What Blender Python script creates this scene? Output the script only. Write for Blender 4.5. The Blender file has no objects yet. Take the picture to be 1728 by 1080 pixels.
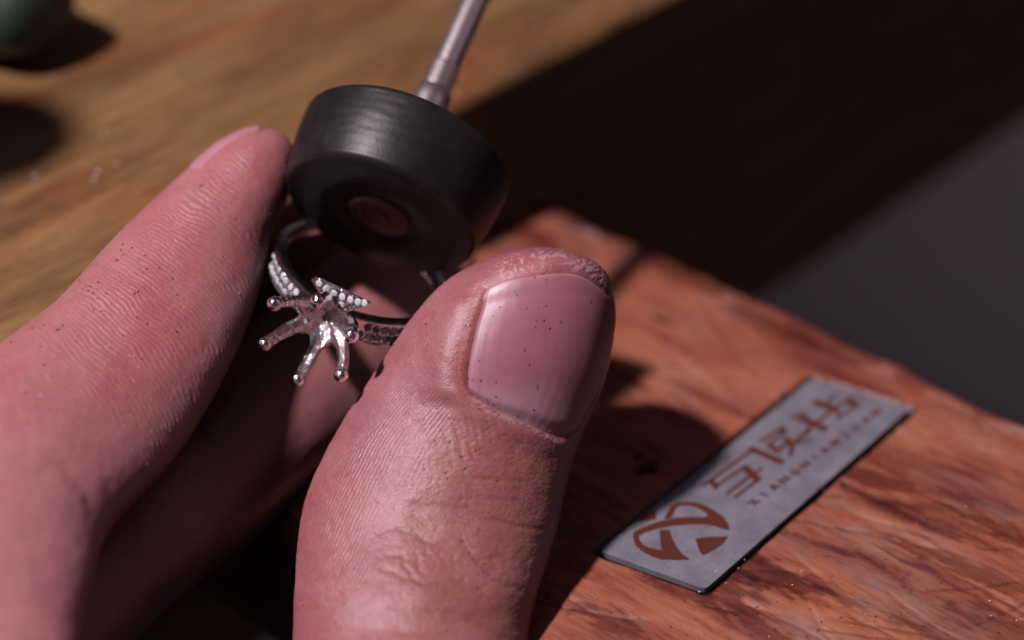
import bpy, bmesh, math, random
import numpy as np
from mathutils import Vector, Matrix
random.seed(7); rng = np.random.default_rng(11)
S = bpy.context.scene
COL = S.collection
MM = 0.001                      # everything below is laid out in millimetres

# ------------------------------------------------------------------ camera
PITCH = math.radians(34.0)
DIST, FPX = 250.0, 4080.0       # mm to the focus plane; focal length in photo pixels (85 mm on 36 mm, 1728 px)
CF = np.array([0, math.cos(PITCH), -math.sin(PITCH)])
CU = np.array([0, math.sin(PITCH), math.cos(PITCH)])
CR = np.array([1.0, 0, 0])
CAM = -DIST * CF
cd = bpy.data.cameras.new('camera'); cam = bpy.data.objects.new('camera', cd); COL.objects.link(cam)
cd.sensor_width = 36; cd.lens = 85; cd.clip_start = 0.01; cd.clip_end = 50
cam.location = Vector(CAM * MM); cam.rotation_euler = (math.pi / 2 - PITCH, 0, 0)
cd.dof.use_dof = True; cd.dof.focus_distance = 0.2445; cd.dof.aperture_fstop = 9.8; cd.dof.aperture_blades = 0
S.camera = cam
# ------------------------------------------------------------------ light
W = bpy.data.worlds.new('World'); S.world = W; W.use_nodes = True
W.node_tree.nodes['Background'].inputs['Color'].default_value = (1.0, 0.60, 0.86, 1)
W.node_tree.nodes['Background'].inputs['Strength'].default_value = 0.046
LDIR = np.array([-13.6, -6.3, 25.9]); LDIR /= np.linalg.norm(LDIR)      # towards the lamp
def lamp(name, pos, target, watts, size, col, shape='DISK'):
    l = bpy.data.lights.new(name, 'AREA'); l.shape = shape; l.size = size; l.energy = watts; l.color = col
    o = bpy.data.objects.new(name, l); COL.objects.link(o)
    o.location = Vector(pos) * MM
    o.rotation_euler = (Vector(target) - Vector(pos)).to_track_quat('-Z', 'Y').to_euler()
    return o
lamp('bench_lamp', LDIR * 620, (0, 0, 0), 5.6, 0.040, (1.0, 0.87, 0.935))
lamp('fill_light', (540, 40, 400), (30, 10, -20), 0.085, 0.30, (1.0, 0.70, 0.80))  # added soft fill that lifts the shade on pin and thumb
lamp('ring_reflection_fill', (-330, -380, 400), (-20, 0, 0), 0.17, 0.34, (0.88, 0.90, 1.0))  # added large source for the ring's metal to reflect
far = lamp('floor_fill', (750, 1300, -120), (650, 1300, -760), 0.30, 0.5, (1.0, 0.84, 0.92)); far.data.spread = math.radians(110)  # added below bench height only to brighten the floor
S.view_settings.view_transform = 'Standard'; S.view_settings.look = 'None'
S.view_settings.exposure = 0; S.view_settings.gamma = 1; S.view_settings.use_curve_mapping = False
S.cycles.use_denoising = True
S.cycles.sample_clamp_indirect = 4.0
S.cycles.max_bounces = 8; S.cycles.diffuse_bounces = 0

# ------------------------------------------------------------------ helpers
def at(px, py, d):              # a point d mm in front of the camera
    px, py, d = np.asarray(px, float), np.asarray(py, float), np.asarray(d, float)
    return CAM + d[..., None] * (CF + ((px - 864) / FPX)[..., None] * CR + ((540 - py) / FPX)[..., None] * CU)
def onz(px, py, z):             # a point on the level plane at height z
    d = CF + (px - 864) / FPX * CR + (540 - py) / FPX * CU
    return CAM + d * (z - CAM[2]) / d[2]
def proj(p):
    q = p - CAM; d = q @ CF
    return 864 + FPX * (q @ CR) / d, 540 - FPX * (q @ CU) / d
def sstep(a, b, x):
    t = np.clip((x - a) / (b - a), 0, 1); return t * t * (3 - 2 * t)
def mesh_obj(name, verts, faces, mat=None, parent=None, smooth=True, cols=None, mm=True):
    me = bpy.data.meshes.new(name)
    v = np.asarray(verts, float) * (MM if mm else 1)
    me.from_pydata([tuple(x) for x in v] if len(v) < 50000 else v.tolist(), [], faces if isinstance(faces, list) else faces.tolist())
    if smooth: me.polygons.foreach_set('use_smooth', np.ones(len(me.polygons), bool))
    if cols is not None: set_cols(me, cols)
    me.update()
    o = bpy.data.objects.new(name, me); COL.objects.link(o)
    if mat: me.materials.append(mat)
    if parent: o.parent = parent
    return o
def set_cols(me, cols):
    a = me.color_attributes.new('tone', 'FLOAT_COLOR', 'POINT')
    c = np.ones((len(cols), 4)); c[:, :3] = cols
    a.data.foreach_set('color', c.ravel().astype(np.float32))
def bm_obj(name, bm, mat, parent=None, smooth=False):
    bmesh.ops.recalc_face_normals(bm, faces=bm.faces)
    me = bpy.data.meshes.new(name); bm.to_mesh(me); bm.free()
    me.transform(Matrix.Scale(MM, 4))
    if smooth: me.polygons.foreach_set('use_smooth', np.ones(len(me.polygons), bool))
    me.materials.append(mat)
    o = bpy.data.objects.new(name, me); COL.objects.link(o)
    if parent: o.parent = parent
    return o
def tag(o, label=None, cat=None, group=None, kind=None):
    if label: o['label'] = label
    if cat: o['category'] = cat
    if group: o['group'] = group
    if kind: o['kind'] = kind
    return o
def cspline(y, qq):             # natural cubic through y at 0..n-1
    y = np.asarray(y, float); y = y[:, None] if y.ndim == 1 else y
    n = len(y); A = np.zeros((n, n)); B = np.zeros_like(y)
    A[0, 0] = A[-1, -1] = 1
    for i in range(1, n - 1):
        A[i, i - 1:i + 2] = 1, 4, 1; B[i] = 6 * (y[i + 1] - 2 * y[i] + y[i - 1])
    M = np.linalg.solve(A, B)
    i = np.clip(np.floor(qq).astype(int), 0, n - 2); t = (qq - i)[:, None]
    a, b = 1 - t, t
    return a * y[i] + b * y[i + 1] + ((a**3 - a) * M[i] + (b**3 - b) * M[i + 1]) / 6
def hash2(ix, iy, k=0):
    h = np.sin(ix * 127.1 + iy * 311.7 + k * 74.7) * 43758.5453
    return h - np.floor(h)
def vnoise(x, y, k=0):          # smooth value noise, -1..1
    ix, iy = np.floor(x), np.floor(y); fx, fy = x - ix, y - iy
    fx, fy = fx * fx * (3 - 2 * fx), fy * fy * (3 - 2 * fy)
    a = hash2(ix, iy, k) * (1 - fx) + hash2(ix + 1, iy, k) * fx
    b = hash2(ix, iy + 1, k) * (1 - fx) + hash2(ix + 1, iy + 1, k) * fx
    return 2 * (a * (1 - fy) + b * fy) - 1
def fbm(x, y, k=0, o=4):
    s, a = 0, 0.5
    for i in range(o): s = s + a * vnoise(x * 2**i, y * 2**i, k + 13 * i); a *= 0.5
    return s
def cells(x, y, k=0):           # F2 - F1 cell borders
    ix, iy = np.floor(x), np.floor(y); f1 = np.full(x.shape, 9.0); f2 = f1.copy()
    for dx in (-1, 0, 1):
        for dy in (-1, 0, 1):
            cx, cy = ix + dx, iy + dy
            d = np.hypot(cx + hash2(cx, cy, k) - x, cy + hash2(cx, cy, k + 5) - y)
            f2 = np.minimum(f2, np.maximum(f1, d)); f1 = np.minimum(f1, d)
    return f2 - f1
def pdist(x, y, pts):           # distance to a polyline
    d = np.full(x.shape, 1e9)
    for (ax, ay), (bx, by) in zip(pts[:-1], pts[1:]):
        vx, vy = bx - ax, by - ay; t = np.clip(((x - ax) * vx + (y - ay) * vy) / (vx * vx + vy * vy), 0, 1)
        d = np.minimum(d, np.hypot(x - ax - t * vx, y - ay - t * vy))
    return d
def inside(x, y, poly):
    r = np.zeros(x.shape, bool)
    for (ax, ay), (bx, by) in zip(poly, np.roll(poly, -1, 0)):
        c = (ay > y) != (by > y)
        r ^= c & (x < (bx - ax) * (y - ay) / (by - ay + 1e-12) + ax)
    return r
def grid_faces(n, m, wrap):
    i = np.arange(n - 1)[:, None]; j = np.arange(m if wrap else m - 1)[None]
    k = (j + 1) % m
    return np.stack([i * m + j, i * m + k, (i + 1) * m + k, (i + 1) * m + j], -1).reshape(-1, 4)

# ------------------------------------------------------------------ materials
TONE = (0.65, 0.585, 0.625)     # overall depth of the skin and wood colours
def nmat(name):
    m = bpy.data.materials.new(name); m.use_nodes = True
    nt = m.node_tree; b = nt.nodes['Principled BSDF']
    return m, nt, b
def N(nt, t, **kw):
    n = nt.nodes.new(t)
    for k, v in kw.items():
        if k in n.inputs: n.inputs[k].default_value = v
        else: setattr(n, k, v)
    return n
def ramp(nt, stops, fac):
    n = nt.nodes.new('ShaderNodeValToRGB'); e = n.color_ramp.elements
    while len(e) < len(stops): e.new(0.5)
    for x, (p, c) in zip(e, stops): x.position = p; x.color = (*c, 1)
    nt.links.new(fac, n.inputs[0]); return n.outputs[0]
def mix(nt, f, a, b, mode='MIX'):
    n = nt.nodes.new('ShaderNodeMix'); n.data_type = 'RGBA'; n.blend_type = mode
    for s, v in ((n.inputs[0], f), (n.inputs[6], a), (n.inputs[7], b)):
        if isinstance(v, bpy.types.NodeSocket): nt.links.new(v, s)
        else: s.default_value = v if not isinstance(v, tuple) else (*v, 1)[:4]
    return n.outputs[2]
def mapped(nt, scale, rot=(0, 0, 0), coord='Object'):
    tc = nt.nodes.new('ShaderNodeTexCoord'); mp = nt.nodes.new('ShaderNodeMapping')
    mp.inputs['Scale'].default_value = scale; mp.inputs['Rotation'].default_value = rot
    nt.links.new(tc.outputs[coord], mp.inputs[0]); return mp.outputs[0]
def noise(nt, vec, scale, detail=4, rough=0.55, dist=0.0):
    n = N(nt, 'ShaderNodeTexNoise', Scale=scale, Detail=detail, Roughness=rough, Distortion=dist)
    nt.links.new(vec, n.inputs['Vector']); return n.outputs[0]
def bump(nt, b, h, dist, strength=1.0):
    n = N(nt, 'ShaderNodeBump', Strength=strength, Distance=dist)
    nt.links.new(h, n.inputs['Height']); nt.links.new(n.outputs[0], b.inputs['Normal'])

def skin_material():
    m, nt, b = nmat('skin')
    at_ = N(nt, 'ShaderNodeAttribute', attribute_name='tone')
    v = mapped(nt, (1000, 1000, 1000))
    big = noise(nt, v, 0.22, 3); sm = noise(nt, v, 2.2, 4)
    c = mix(nt, 0.30, at_.outputs[0], ramp(nt, [(0.3, (0.40, 0.12, 0.12)), (0.55, (0.57, 0.26, 0.23)), (0.75, (0.62, 0.34, 0.31))], big))
    c = mix(nt, 0.16, c, ramp(nt, [(0.3, (0.34, 0.13, 0.12)), (0.7, (0.78, 0.55, 0.48))], sm))
    nt.links.new(mix(nt, 1.0, c, TONE, 'MULTIPLY'), b.inputs['Base Color'])
    b.inputs['Subsurface Weight'].default_value = 0.42
    b.inputs['Subsurface Radius'].default_value = (1.0, 0.28, 0.20)
    b.inputs['Subsurface Scale'].default_value = 0.0011
    rr = N(nt, 'ShaderNodeMapRange'); nt.links.new(sm, rr.inputs[0]); rr.inputs[3].default_value = 0.24; rr.inputs[4].default_value = 0.46
    nt.links.new(rr.outputs[0], b.inputs['Roughness'])
    b.inputs['Specular IOR Level'].default_value = 0.44
    bump(nt, b, noise(nt, v, 5.0, 3, 0.6), 0.00007, 0.9)
    return m
def nail_material():
    m, nt, b = nmat('nail')
    at_ = N(nt, 'ShaderNodeAttribute', attribute_name='tone')
    v = mapped(nt, (1000, 1000, 1000))
    c = mix(nt, 0.10, at_.outputs[0], ramp(nt, [(0.3, (0.45, 0.2, 0.2)), (0.7, (0.75, 0.5, 0.5))], noise(nt, v, 0.6, 4)))
    nt.links.new(mix(nt, 1.0, c, TONE, 'MULTIPLY'), b.inputs['Base Color'])
    b.inputs['Subsurface Weight'].default_value = 0.25
    b.inputs['Subsurface Radius'].default_value = (1.0, 0.4, 0.3); b.inputs['Subsurface Scale'].default_value = 0.0008
    b.inputs['Roughness'].default_value = 0.42
    bump(nt, b, noise(nt, v, 4.0, 3), 0.00002, 0.6)
    return m
def simple(name, col, rough, metal=0.0, bscale=None, bdist=0.0, spec=0.5):
    m, nt, b = nmat(name)
    v = mapped(nt, (1000, 1000, 1000))
    dark = tuple(x * 0.75 for x in col)
    nt.links.new(mix(nt, noise(nt, v, (bscale or 1.0) * 0.7, 4), dark, col), b.inputs['Base Color'])
    b.inputs['Roughness'].default_value = rough; b.inputs['Metallic'].default_value = metal
    b.inputs['Specular IOR Level'].default_value = spec
    if bscale: bump(nt, b, noise(nt, v, bscale, 4), bdist)
    return m
def bench_wood(name, side=False):
    m, nt, b = nmat(name)
    v = mapped(nt, (1000, 1000, 1000))
    vs = mapped(nt, (130, 1000, 1000)); vm = mapped(nt, (330, 1000, 1000)); vl = mapped(nt, (25, 700, 700))
    a = noise(nt, vs, 0.15, 5, 0.55, 0.9); g = noise(nt, vl, 0.45, 3); p = noise(nt, vm, 0.055, 3); f = noise(nt, vm, 0.6, 5, 0.65)
    c = ramp(nt, [(0.38, (0.075, 0.032, 0.022)), (0.46, (0.21, 0.10, 0.044)), (0.53, (0.30, 0.17, 0.072)), (0.62, (0.44, 0.29, 0.15))], a)
    c = mix(nt, 0.35, c, ramp(nt, [(0.38, (0.12, 0.055, 0.03)), (0.62, (0.44, 0.27, 0.13))], f))
    c = mix(nt, 0.35, c, ramp(nt, [(0.40, (0.33, 0.12, 0.045)), (0.5, (0.24, 0.15, 0.08)), (0.60, (0.38, 0.25, 0.11))], p))
    c = mix(nt, 1.0, c, (0.96, 0.95, 0.70), 'MULTIPLY')
    gl = ramp(nt, [(0.60, (1, 1, 1)), (0.70, (0.55, 0.45, 0.40))], g)
    c = mix(nt, 0.8, c, gl, 'MULTIPLY')
    nt.links.new(mix(nt, 1.0, c, TONE, 'MULTIPLY'), b.inputs['Base Color'])
    b.inputs['Roughness'].default_value = 0.55; b.inputs['Specular IOR Level'].default_value = 0.35
    bump(nt, b, f, 0.0003, 0.7)
    return m
def pin_wood():
    m, nt, b = nmat('pin_wood')
    at_ = N(nt, 'ShaderNodeAttribute', attribute_name='tone')
    v = mapped(nt, (1000, 1000, 1000)); vs = mapped(nt, (300, 1000, 1000)); vl = mapped(nt, (110, 1000, 1000), (0, 0, 0.12))
    a = noise(nt, vs, 0.12, 9, 0.68, 0.3); f = noise(nt, vl, 1.1, 6, 0.75); st = noise(nt, mapped(nt, (170, 1000, 1000), (0, 0, 0.06)), 0.15, 8, 0.68, 0.25); pale = noise(nt, mapped(nt, (600, 1000, 1000)), 0.16, 9, 0.72)
    c = ramp(nt, [(0.34, (0.16, 0.034, 0.022)), (0.45, (0.32, 0.085, 0.042)), (0.55, (0.44, 0.15, 0.065)), (0.66, (0.48, 0.215, 0.12))], a)
    c = mix(nt, 0.28, c, ramp(nt, [(0.38, (0.16, 0.035, 0.025)), (0.62, (0.56, 0.26, 0.15))], f))
    c = mix(nt, ramp(nt, [(0.50, (0, 0, 0)), (0.66, (0.5, 0.5, 0.5))], pale), c, (0.33, 0.165, 0.135))
    c = mix(nt, ramp(nt, [(0.55, (0, 0, 0)), (0.63, (0.85, 0.85, 0.85))], st), c, (0.15, 0.025, 0.022))
    spk = noise(nt, v, 1.6, 2, 0.5)
    c = mix(nt, ramp(nt, [(0.66, (0, 0, 0)), (0.72, (0.8, 0.8, 0.8))], spk), c, (0.06, 0.02, 0.02))
    c = mix(nt, 1.0, c, at_.outputs[0], 'MULTIPLY'); c = mix(nt, 1.0, c, (1.18, 1.22, 1.22), 'MULTIPLY')
    nt.links.new(mix(nt, 1.0, c, TONE, 'MULTIPLY'), b.inputs['Base Color'])
    rr = N(nt, 'ShaderNodeMapRange'); nt.links.new(f, rr.inputs[0]); rr.inputs[3].default_value = 0.28; rr.inputs[4].default_value = 0.6
    nt.links.new(rr.outputs[0], b.inputs['Roughness'])
    bump(nt, b, f, 0.00015, 0.7)
    return m
def silver(name, rough, bs, bd):
    m, nt, b = nmat(name)
    v = mapped(nt, (1000, 1000, 1000))
    b.inputs['Base Color'].default_value = (0.94, 0.91, 0.90, 1); b.inputs['Metallic'].default_value = 1
    b.inputs['Roughness'].default_value = rough
    bump(nt, b, noise(nt, v, bs, 4, 0.6), bd)
    return m
M_skin, M_nail = skin_material(), nail_material()
M_bench = bench_wood('bench_wood'); M_pin = pin_wood()
M_silver = silver('polished_silver', 0.08, 1.6, 0.00010); M_cast = silver('cast_silver', 0.09, 2.0, 0.00026)
M_steel = silver('brushed_steel', 0.36, 2.0, 0.00003); M_steel.node_tree.nodes['Principled BSDF'].inputs['Base Color'].default_value = (0.74, 0.67, 0.65, 1)
def rubber_material():
    m, nt, b = nmat('black_rubber')
    v = mapped(nt, (1000, 1000, 1000)); n1 = noise(nt, v, 0.35, 7, 0.7); n2 = noise(nt, v, 2.5, 4)
    c = ramp(nt, [(0.40, (0.008, 0.0075, 0.009)), (0.58, (0.013, 0.011, 0.012)), (0.75, (0.026, 0.020, 0.018))], n1)
    nt.links.new(c, b.inputs['Base Color'])
    rr = N(nt, 'ShaderNodeMapRange'); nt.links.new(n1, rr.inputs[0]); rr.inputs[3].default_value = 0.34; rr.inputs[4].default_value = 0.52
    nt.links.new(rr.outputs[0], b.inputs['Roughness']); b.inputs['Specular IOR Level'].default_value = 0.35
    bump(nt, b, n2, 0.00003, 0.6)
    return m
M_rubber = rubber_material()
M_hub = simple('hub_brass', (0.16, 0.075, 0.065), 0.5, 0.6, 2.0, 0.00005)
def plate_material():
    m, nt, b = nmat('plate_metal')
    v = mapped(nt, (1000, 1000, 1000)); vb = mapped(nt, (2600, 160, 1000), (0, 0, 0.9))
    n1 = noise(nt, v, 0.25, 6, 0.65); n2 = noise(nt, v, 3.0, 3); n3 = noise(nt, vb, 1.0, 3)
    c = ramp(nt, [(0.35, (0.20, 0.185, 0.215)), (0.65, (0.32, 0.30, 0.35))], n1)
    c = mix(nt, 0.35, c, ramp(nt, [(0.3, (0.16, 0.145, 0.165)), (0.7, (0.36, 0.34, 0.39))], n2))
    c = mix(nt, ramp(nt, [(0.64, (0, 0, 0)), (0.70, (0.8, 0.8, 0.8))], n2), c, (0.12, 0.10, 0.11))
    nt.links.new(c, b.inputs['Base Color']); b.inputs['Metallic'].default_value = 0.45
    rr = N(nt, 'ShaderNodeMapRange'); nt.links.new(n1, rr.inputs[0]); rr.inputs[3].default_value = 0.35; rr.inputs[4].default_value = 0.65
    nt.links.new(rr.outputs[0], b.inputs['Roughness'])
    bump(nt, b, n3, 0.00004, 0.8)
    return m
M_plate = plate_material()
M_copper = simple('etched_copper', (0.11, 0.028, 0.014), 0.55, 0.2, 3.0, 0.00003)
M_resin = simple('dark_filler', (0.012, 0.010, 0.014), 0.25, 0, 2.0, 0.0002)
M_floor = simple('floor_grey', (0.29, 0.29, 0.295), 0.7, 0, 0.01, 0.0002)
M_green = simple('green_plastic', (0.035, 0.075, 0.05), 0.5, 0, 0.5, 0.0001)
M_dark = simple('dark_glass', (0.02, 0.008, 0.006), 0.2, 0, 0.8, 0.00002, 0.5)
M_filing = simple('iron_filing', (0.02, 0.014, 0.014), 0.5, 0.3)
M_dust = simple('pale_dust', (0.75, 0.66, 0.64), 0.45)
def gem_material():
    m, nt, b = nmat('gem')
    b.inputs['Base Color'].default_value = (0.86, 0.84, 0.88, 1); b.inputs['Roughness'].default_value = 0.04
    b.inputs['IOR'].default_value = 1.9; b.inputs['Transmission Weight'].default_value = 0.3
    return m
M_gem = gem_material()

# ------------------------------------------------------------------ setting: floor, bench
EA = math.atan2(0.743, 0.669)                  # direction of the bench's front edge
EV, NV = np.array([0.669, 0.743, 0]), np.array([0.743, -0.669, 0])   # along the edge / out of the bench
BENCH_N, BENCH_Z, BENCH_T, PIN_Z = -36.3, -0.6, 61.0, -20.8
fl = mesh_obj('floor', [(-4000, -3000, -760), (4000, -3000, -760), (4000, 6000, -760), (-4000, 6000, -760)], [(0, 1, 2, 3)], M_floor, smooth=False)
tag(fl, 'plain grey floor far below the bench', kind='structure')
def bench():
    bm = bmesh.new()
    # local x along the edge, y out of the bench (towards the pin), z up
    prof = []                                     # worn front edge, rounded
    r = 1.6
    for k in range(7):
        a = math.pi / 2 * k / 6; prof.append((-r + r * math.sin(a), -r + r * math.cos(a)))
    prof = [(-700, 0)] + prof
    for k in range(5):
        a = math.pi / 2 * k / 4; prof.append((-r + r * math.cos(a), -BENCH_T + r - r * math.sin(a)))
    prof.append((-700, -BENCH_T))
    xs = np.concatenate([[-600], np.linspace(-160, 260, 211), [900]])
    rows = []
    for x in xs:
        row = []
        for i, (y, z) in enumerate(prof):
            w = 0.35 * float(fbm(np.array(x / 9.0), np.array(3.0), 3)) if abs(y) < 5 else 0
            row.append(bm.verts.new((x, y + w, z + 0.5 * w)))
        rows.append(row)
    for a, b in zip(rows[:-1], rows[1:]):
        for i in range(len(prof)):
            j = (i + 1) % len(prof); bm.faces.new((a[i], a[j], b[j], b[i]))
    bm.faces.new(rows[0]); bm.faces.new(rows[-1])
    o = bm_obj('workbench_top', bm, M_bench)
    # x axis = EV, y axis = NV rotated: EV x z ... use an explicit right-handed frame
    X, Z = Vector(EV), Vector((0, 0, 1)); Y = Z.cross(X)
    for p in o.data.vertices: p.co.y = -p.co.y     # NV = -Y
    o.data.flip_normals()
    o.matrix_world = Matrix.Translation(Vector(NV * BENCH_N + np.array([0, 0, BENCH_Z])) * MM) @ Matrix((X, Y, Z)).transposed().to_4x4()
    tag(o, 'worn yellow brown wooden workbench top with a thick shaded front edge', kind='structure')
bench()

# ------------------------------------------------------------------ bench pin with its name plate
PLATE_Z = PIN_Z + 0.02
plate_c = [onz(x, y, PIN_Z) for x, y in ((1010, 930), (1190, 995), (1535, 690), (1370, 640))]
def to_pin(p): return np.array([p @ NV, p @ EV, p[2]])        # pin local: x out of the bench, y along it (left handed pair, mirrored below)
PIN_E0, PIN_E1, PIN_N0, PIN_N1, PIN_T = -20.0, 46.6, -36.0, 96.0, 20.0
def build_pin():
    n, m = 470, 250
    u = np.linspace(0, 1, n)[:, None]; w = np.linspace(0, 1, m)[None]
    x = PIN_N0 + (PIN_N1 - PIN_N0) * u + 0 * w; y = PIN_E0 + (PIN_E1 - PIN_E0) * w + 0 * u
    z = np.zeros_like(x)
    edge = np.minimum(np.minimum(y - PIN_E0, PIN_E1 - y), np.minimum(x - PIN_N0 + 1.0, PIN_N1 - x))
    rr = 1.8 + 1.6 * fbm(x / 6, y / 6, 2) + 0.5 * fbm(x / 1.5, y / 1.5, 8)
    z -= np.where(edge < rr, rr - np.sqrt(np.maximum(rr**2 - (rr - np.clip(edge, 0, None))**2, 0)), 0)
    z += 0.35 * fbm(x / 14, y / 14, 5) + 0.10 * fbm(x / 3.5, y / 2, 7)
    q = np.array([to_pin(p)[:2] for p in plate_c]); ctr = q.mean(0)
    qs = ctr + (q - ctr) * np.array([1.0, 1.0])
    d_pl = np.where(inside(x, y, qs), -1, 1) * pdist(x, y, [tuple(a) for a in qs] + [tuple(qs[0])])
    flat = sstep(5.0, 0.5, d_pl); z = z * (1 - flat)          # the plate sits flush
    gapw = 0.48 + 0.30 * np.maximum(0, fbm(x / 2.5, y / 2.5, 9)) + 0.5 * np.maximum(0, fbm(x / 5, y / 5, 19) - 0.12)
    gap = sstep(gapw + 0.25, gapw - 0.1, d_pl); z -= 0.75 * gap
    col = np.ones(x.shape + (3,))
    col *= (1 - 0.93 * sstep(gapw + 0.5, gapw, d_pl))[..., None]
    for (px, py, r, dep) in ((1090, 787, 1.15, 1.6), (1117, 540, 0.0, 0.0), (1075, 770, 0.5, 0.7), (1425, 815, 0.4, 0.3)):
        if r == 0: continue
        c = to_pin(onz(px, py, PIN_Z)); dd = np.hypot(x - c[0], (y - c[1]) * 0.8) * (1 + 0.5 * fbm(x * 1.3, y * 1.3, 4))
        k = sstep(r * 1.15, r * 0.6, dd); z -= dep * k; col *= (1 - 0.9 * k)[..., None]
    # saw and file scratches: thin grooves across the surface
    for i in range(150):
        cx, cy = rng.uniform(-30, 70), rng.uniform(-15, 44); a = rng.normal(0.25, 0.5); L = rng.uniform(1.5, 9)
        near = (np.abs(x - cx) < L) & (np.abs(y - cy) < L) & (d_pl > 0.8)
        if not near.any(): continue
        dx, dy = x[near] - cx, y[near] - cy
        t = dx * math.cos(a) + dy * math.sin(a); s = -dx * math.sin(a) + dy * math.cos(a) + 0.02 * t * t * rng.normal(0, 0.5)
        k = np.exp(-(s / 0.20)**2) * sstep(L, L * 0.6, np.abs(t))
        z[near] -= 0.12 * k
        tone = np.array([1.15, 1.28, 1.4]) if rng.random() < 0.5 else np.array([0.5, 0.4, 0.4])
        col[near] *= 1 + (tone - 1) * (0.7 * k)[:, None]
    def stain(px, py, lx, ly, ang, tone, k, seed, soft=0.35):
        nonlocal col
        c = to_pin(onz(px, py, PIN_Z)); dx, dy = x - c[0], y - c[1]
        a, b = dx * math.cos(ang) + dy * math.sin(ang), -dx * math.sin(ang) + dy * math.cos(ang)
        e = np.hypot(a / lx, b / ly) + 0.9 * fbm(a / (lx * 0.35), b / (ly * 0.30), seed) + 0.5 * fbm(a / 1.6, b / 0.45, seed + 3)
        w = k * sstep(1.0 + soft, 1.0 - soft, e) * (d_pl > -0.2)
        col = col * (1 - w[..., None]) + col * np.array(tone) * w[..., None]
    DK, MV, PL = (0.36, 0.19, 0.20), (0.76, 0.98, 1.22), (1.05, 1.3, 1.5)
    for args in ((1290, 965, 6, 2.2, 0.1, DK, 0.9, 1), (1215, 985, 4, 1.6, 0.2, DK, 0.8, 2), (1470, 805, 5, 1.3, 0.25, DK, 0.85, 3), (1560, 880, 8, 1.2, 0.1, DK, 0.75, 4), (1640, 960, 9, 1.4, 0.1, DK, 0.7, 5),
                 (1700, 900, 7, 1.2, 0.0, DK, 0.7, 6), (1270, 1050, 6, 2.0, 0.0, DK, 0.7, 7), (1030, 1050, 4, 1.5, 0.1, DK, 0.7, 8), (1160, 470, 9, 1.5, 0.05, DK, 0.7, 9), (1330, 560, 8, 1.4, 0.05, DK, 0.75, 10),
                 (1480, 950, 7, 3.5, 0.3, MV, 0.75, 11), (1580, 1040, 7, 3.0, 0.2, MV, 0.75, 12), (1640, 840, 6, 3.0, 0.0, MV, 0.6, 13), (1000, 380, 7, 5.0, 0.0, MV, 0.65, 14), (1130, 640, 4, 2.5, 0.3, PL, 0.6, 15),
                 (1240, 520, 4, 1.8, 0.0, PL, 0.5, 16), (1420, 850, 2.2, 1.2, 0.4, MV, 0.8, 17), (1350, 1060, 5, 1.5, 0.5, MV, 0.6, 18), (1117, 539, 1.3, 0.55, 0.0, (0.10, 0.13, 0.16), 0.95, 19), (1700, 1060, 6, 2, 0.1, DK, 0.6, 20), (1400, 1000, 9, 0.7, 0.3, PL, 0.7, 21), (1600, 930, 10, 0.5, 0.12, PL, 0.7, 22)):
        stain(*args)
    for i in range(26):
        stain(rng.uniform(1000, 1728), rng.uniform(830, 1080), rng.uniform(2.5, 7), rng.uniform(0.35, 1.1), rng.normal(0.12, 0.15), (0.42, 0.24, 0.25) if i % 3 else (0.8, 1.05, 1.3), rng.uniform(0.4, 0.75), 40 + i)
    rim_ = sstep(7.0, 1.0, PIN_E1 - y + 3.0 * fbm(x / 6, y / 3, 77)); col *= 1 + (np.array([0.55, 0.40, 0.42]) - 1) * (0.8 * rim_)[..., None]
    worn = sstep(0.12, 0.35, fbm(x / 4.5, y / 2.2, 79)) * sstep(5.0, 2.0, PIN_E1 - y) * sstep(1.0, 2.0, d_pl); col *= 1 + (np.array([1.9, 3.2, 4.0]) - 1) * (0.6 * worn)[..., None]
    top = np.stack([x, y, z + PIN_Z], -1).reshape(-1, 3)
    F = grid_faces(n, m, False).tolist()
    # sides and underside
    V = top.tolist(); C = col.reshape(-1, 3).tolist()
    rim = [i * m for i in range(n)] + [(n - 1) * m + j for j in range(1, m)] + [i * m + m - 1 for i in range(n - 2, -1, -1)] + [j for j in range(m - 2, 0, -1)]
    b0 = len(V)
    for i in rim: V.append([V[i][0], V[i][1], PIN_Z - PIN_T]); C.append([0.9, 0.9, 0.9])
    k = len(rim)
    for i in range(k): F.append([rim[i], rim[(i + 1) % k], b0 + (i + 1) % k, b0 + i])
    F.append([b0 + i for i in range(k)])
    V = np.array(V); V[:, 1] *= -1                # local y = -EV
    V[:, 2] -= PIN_Z
    o = mesh_obj('bench_pin', V, F, M_pin, cols=np.array(C))
    bm = bmesh.new(); bm.from_mesh(o.data); bmesh.ops.recalc_face_normals(bm, faces=bm.faces); bm.to_mesh(o.data); bm.free()
    X, Y, Z = Vector(NV), Vector(-EV), Vector((0, 0, 1))
    o.matrix_world = Matrix.Translation(Vector((0, 0, PIN_Z * MM))) @ Matrix((X, Y, Z)).transposed().to_4x4()
    return o
pin = build_pin()
tag(pin, 'worn orange red wooden bench pin under the hand, with inset metal name plate', 'bench pin')
PIN_INV = pin.matrix_world.inverted()
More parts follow.
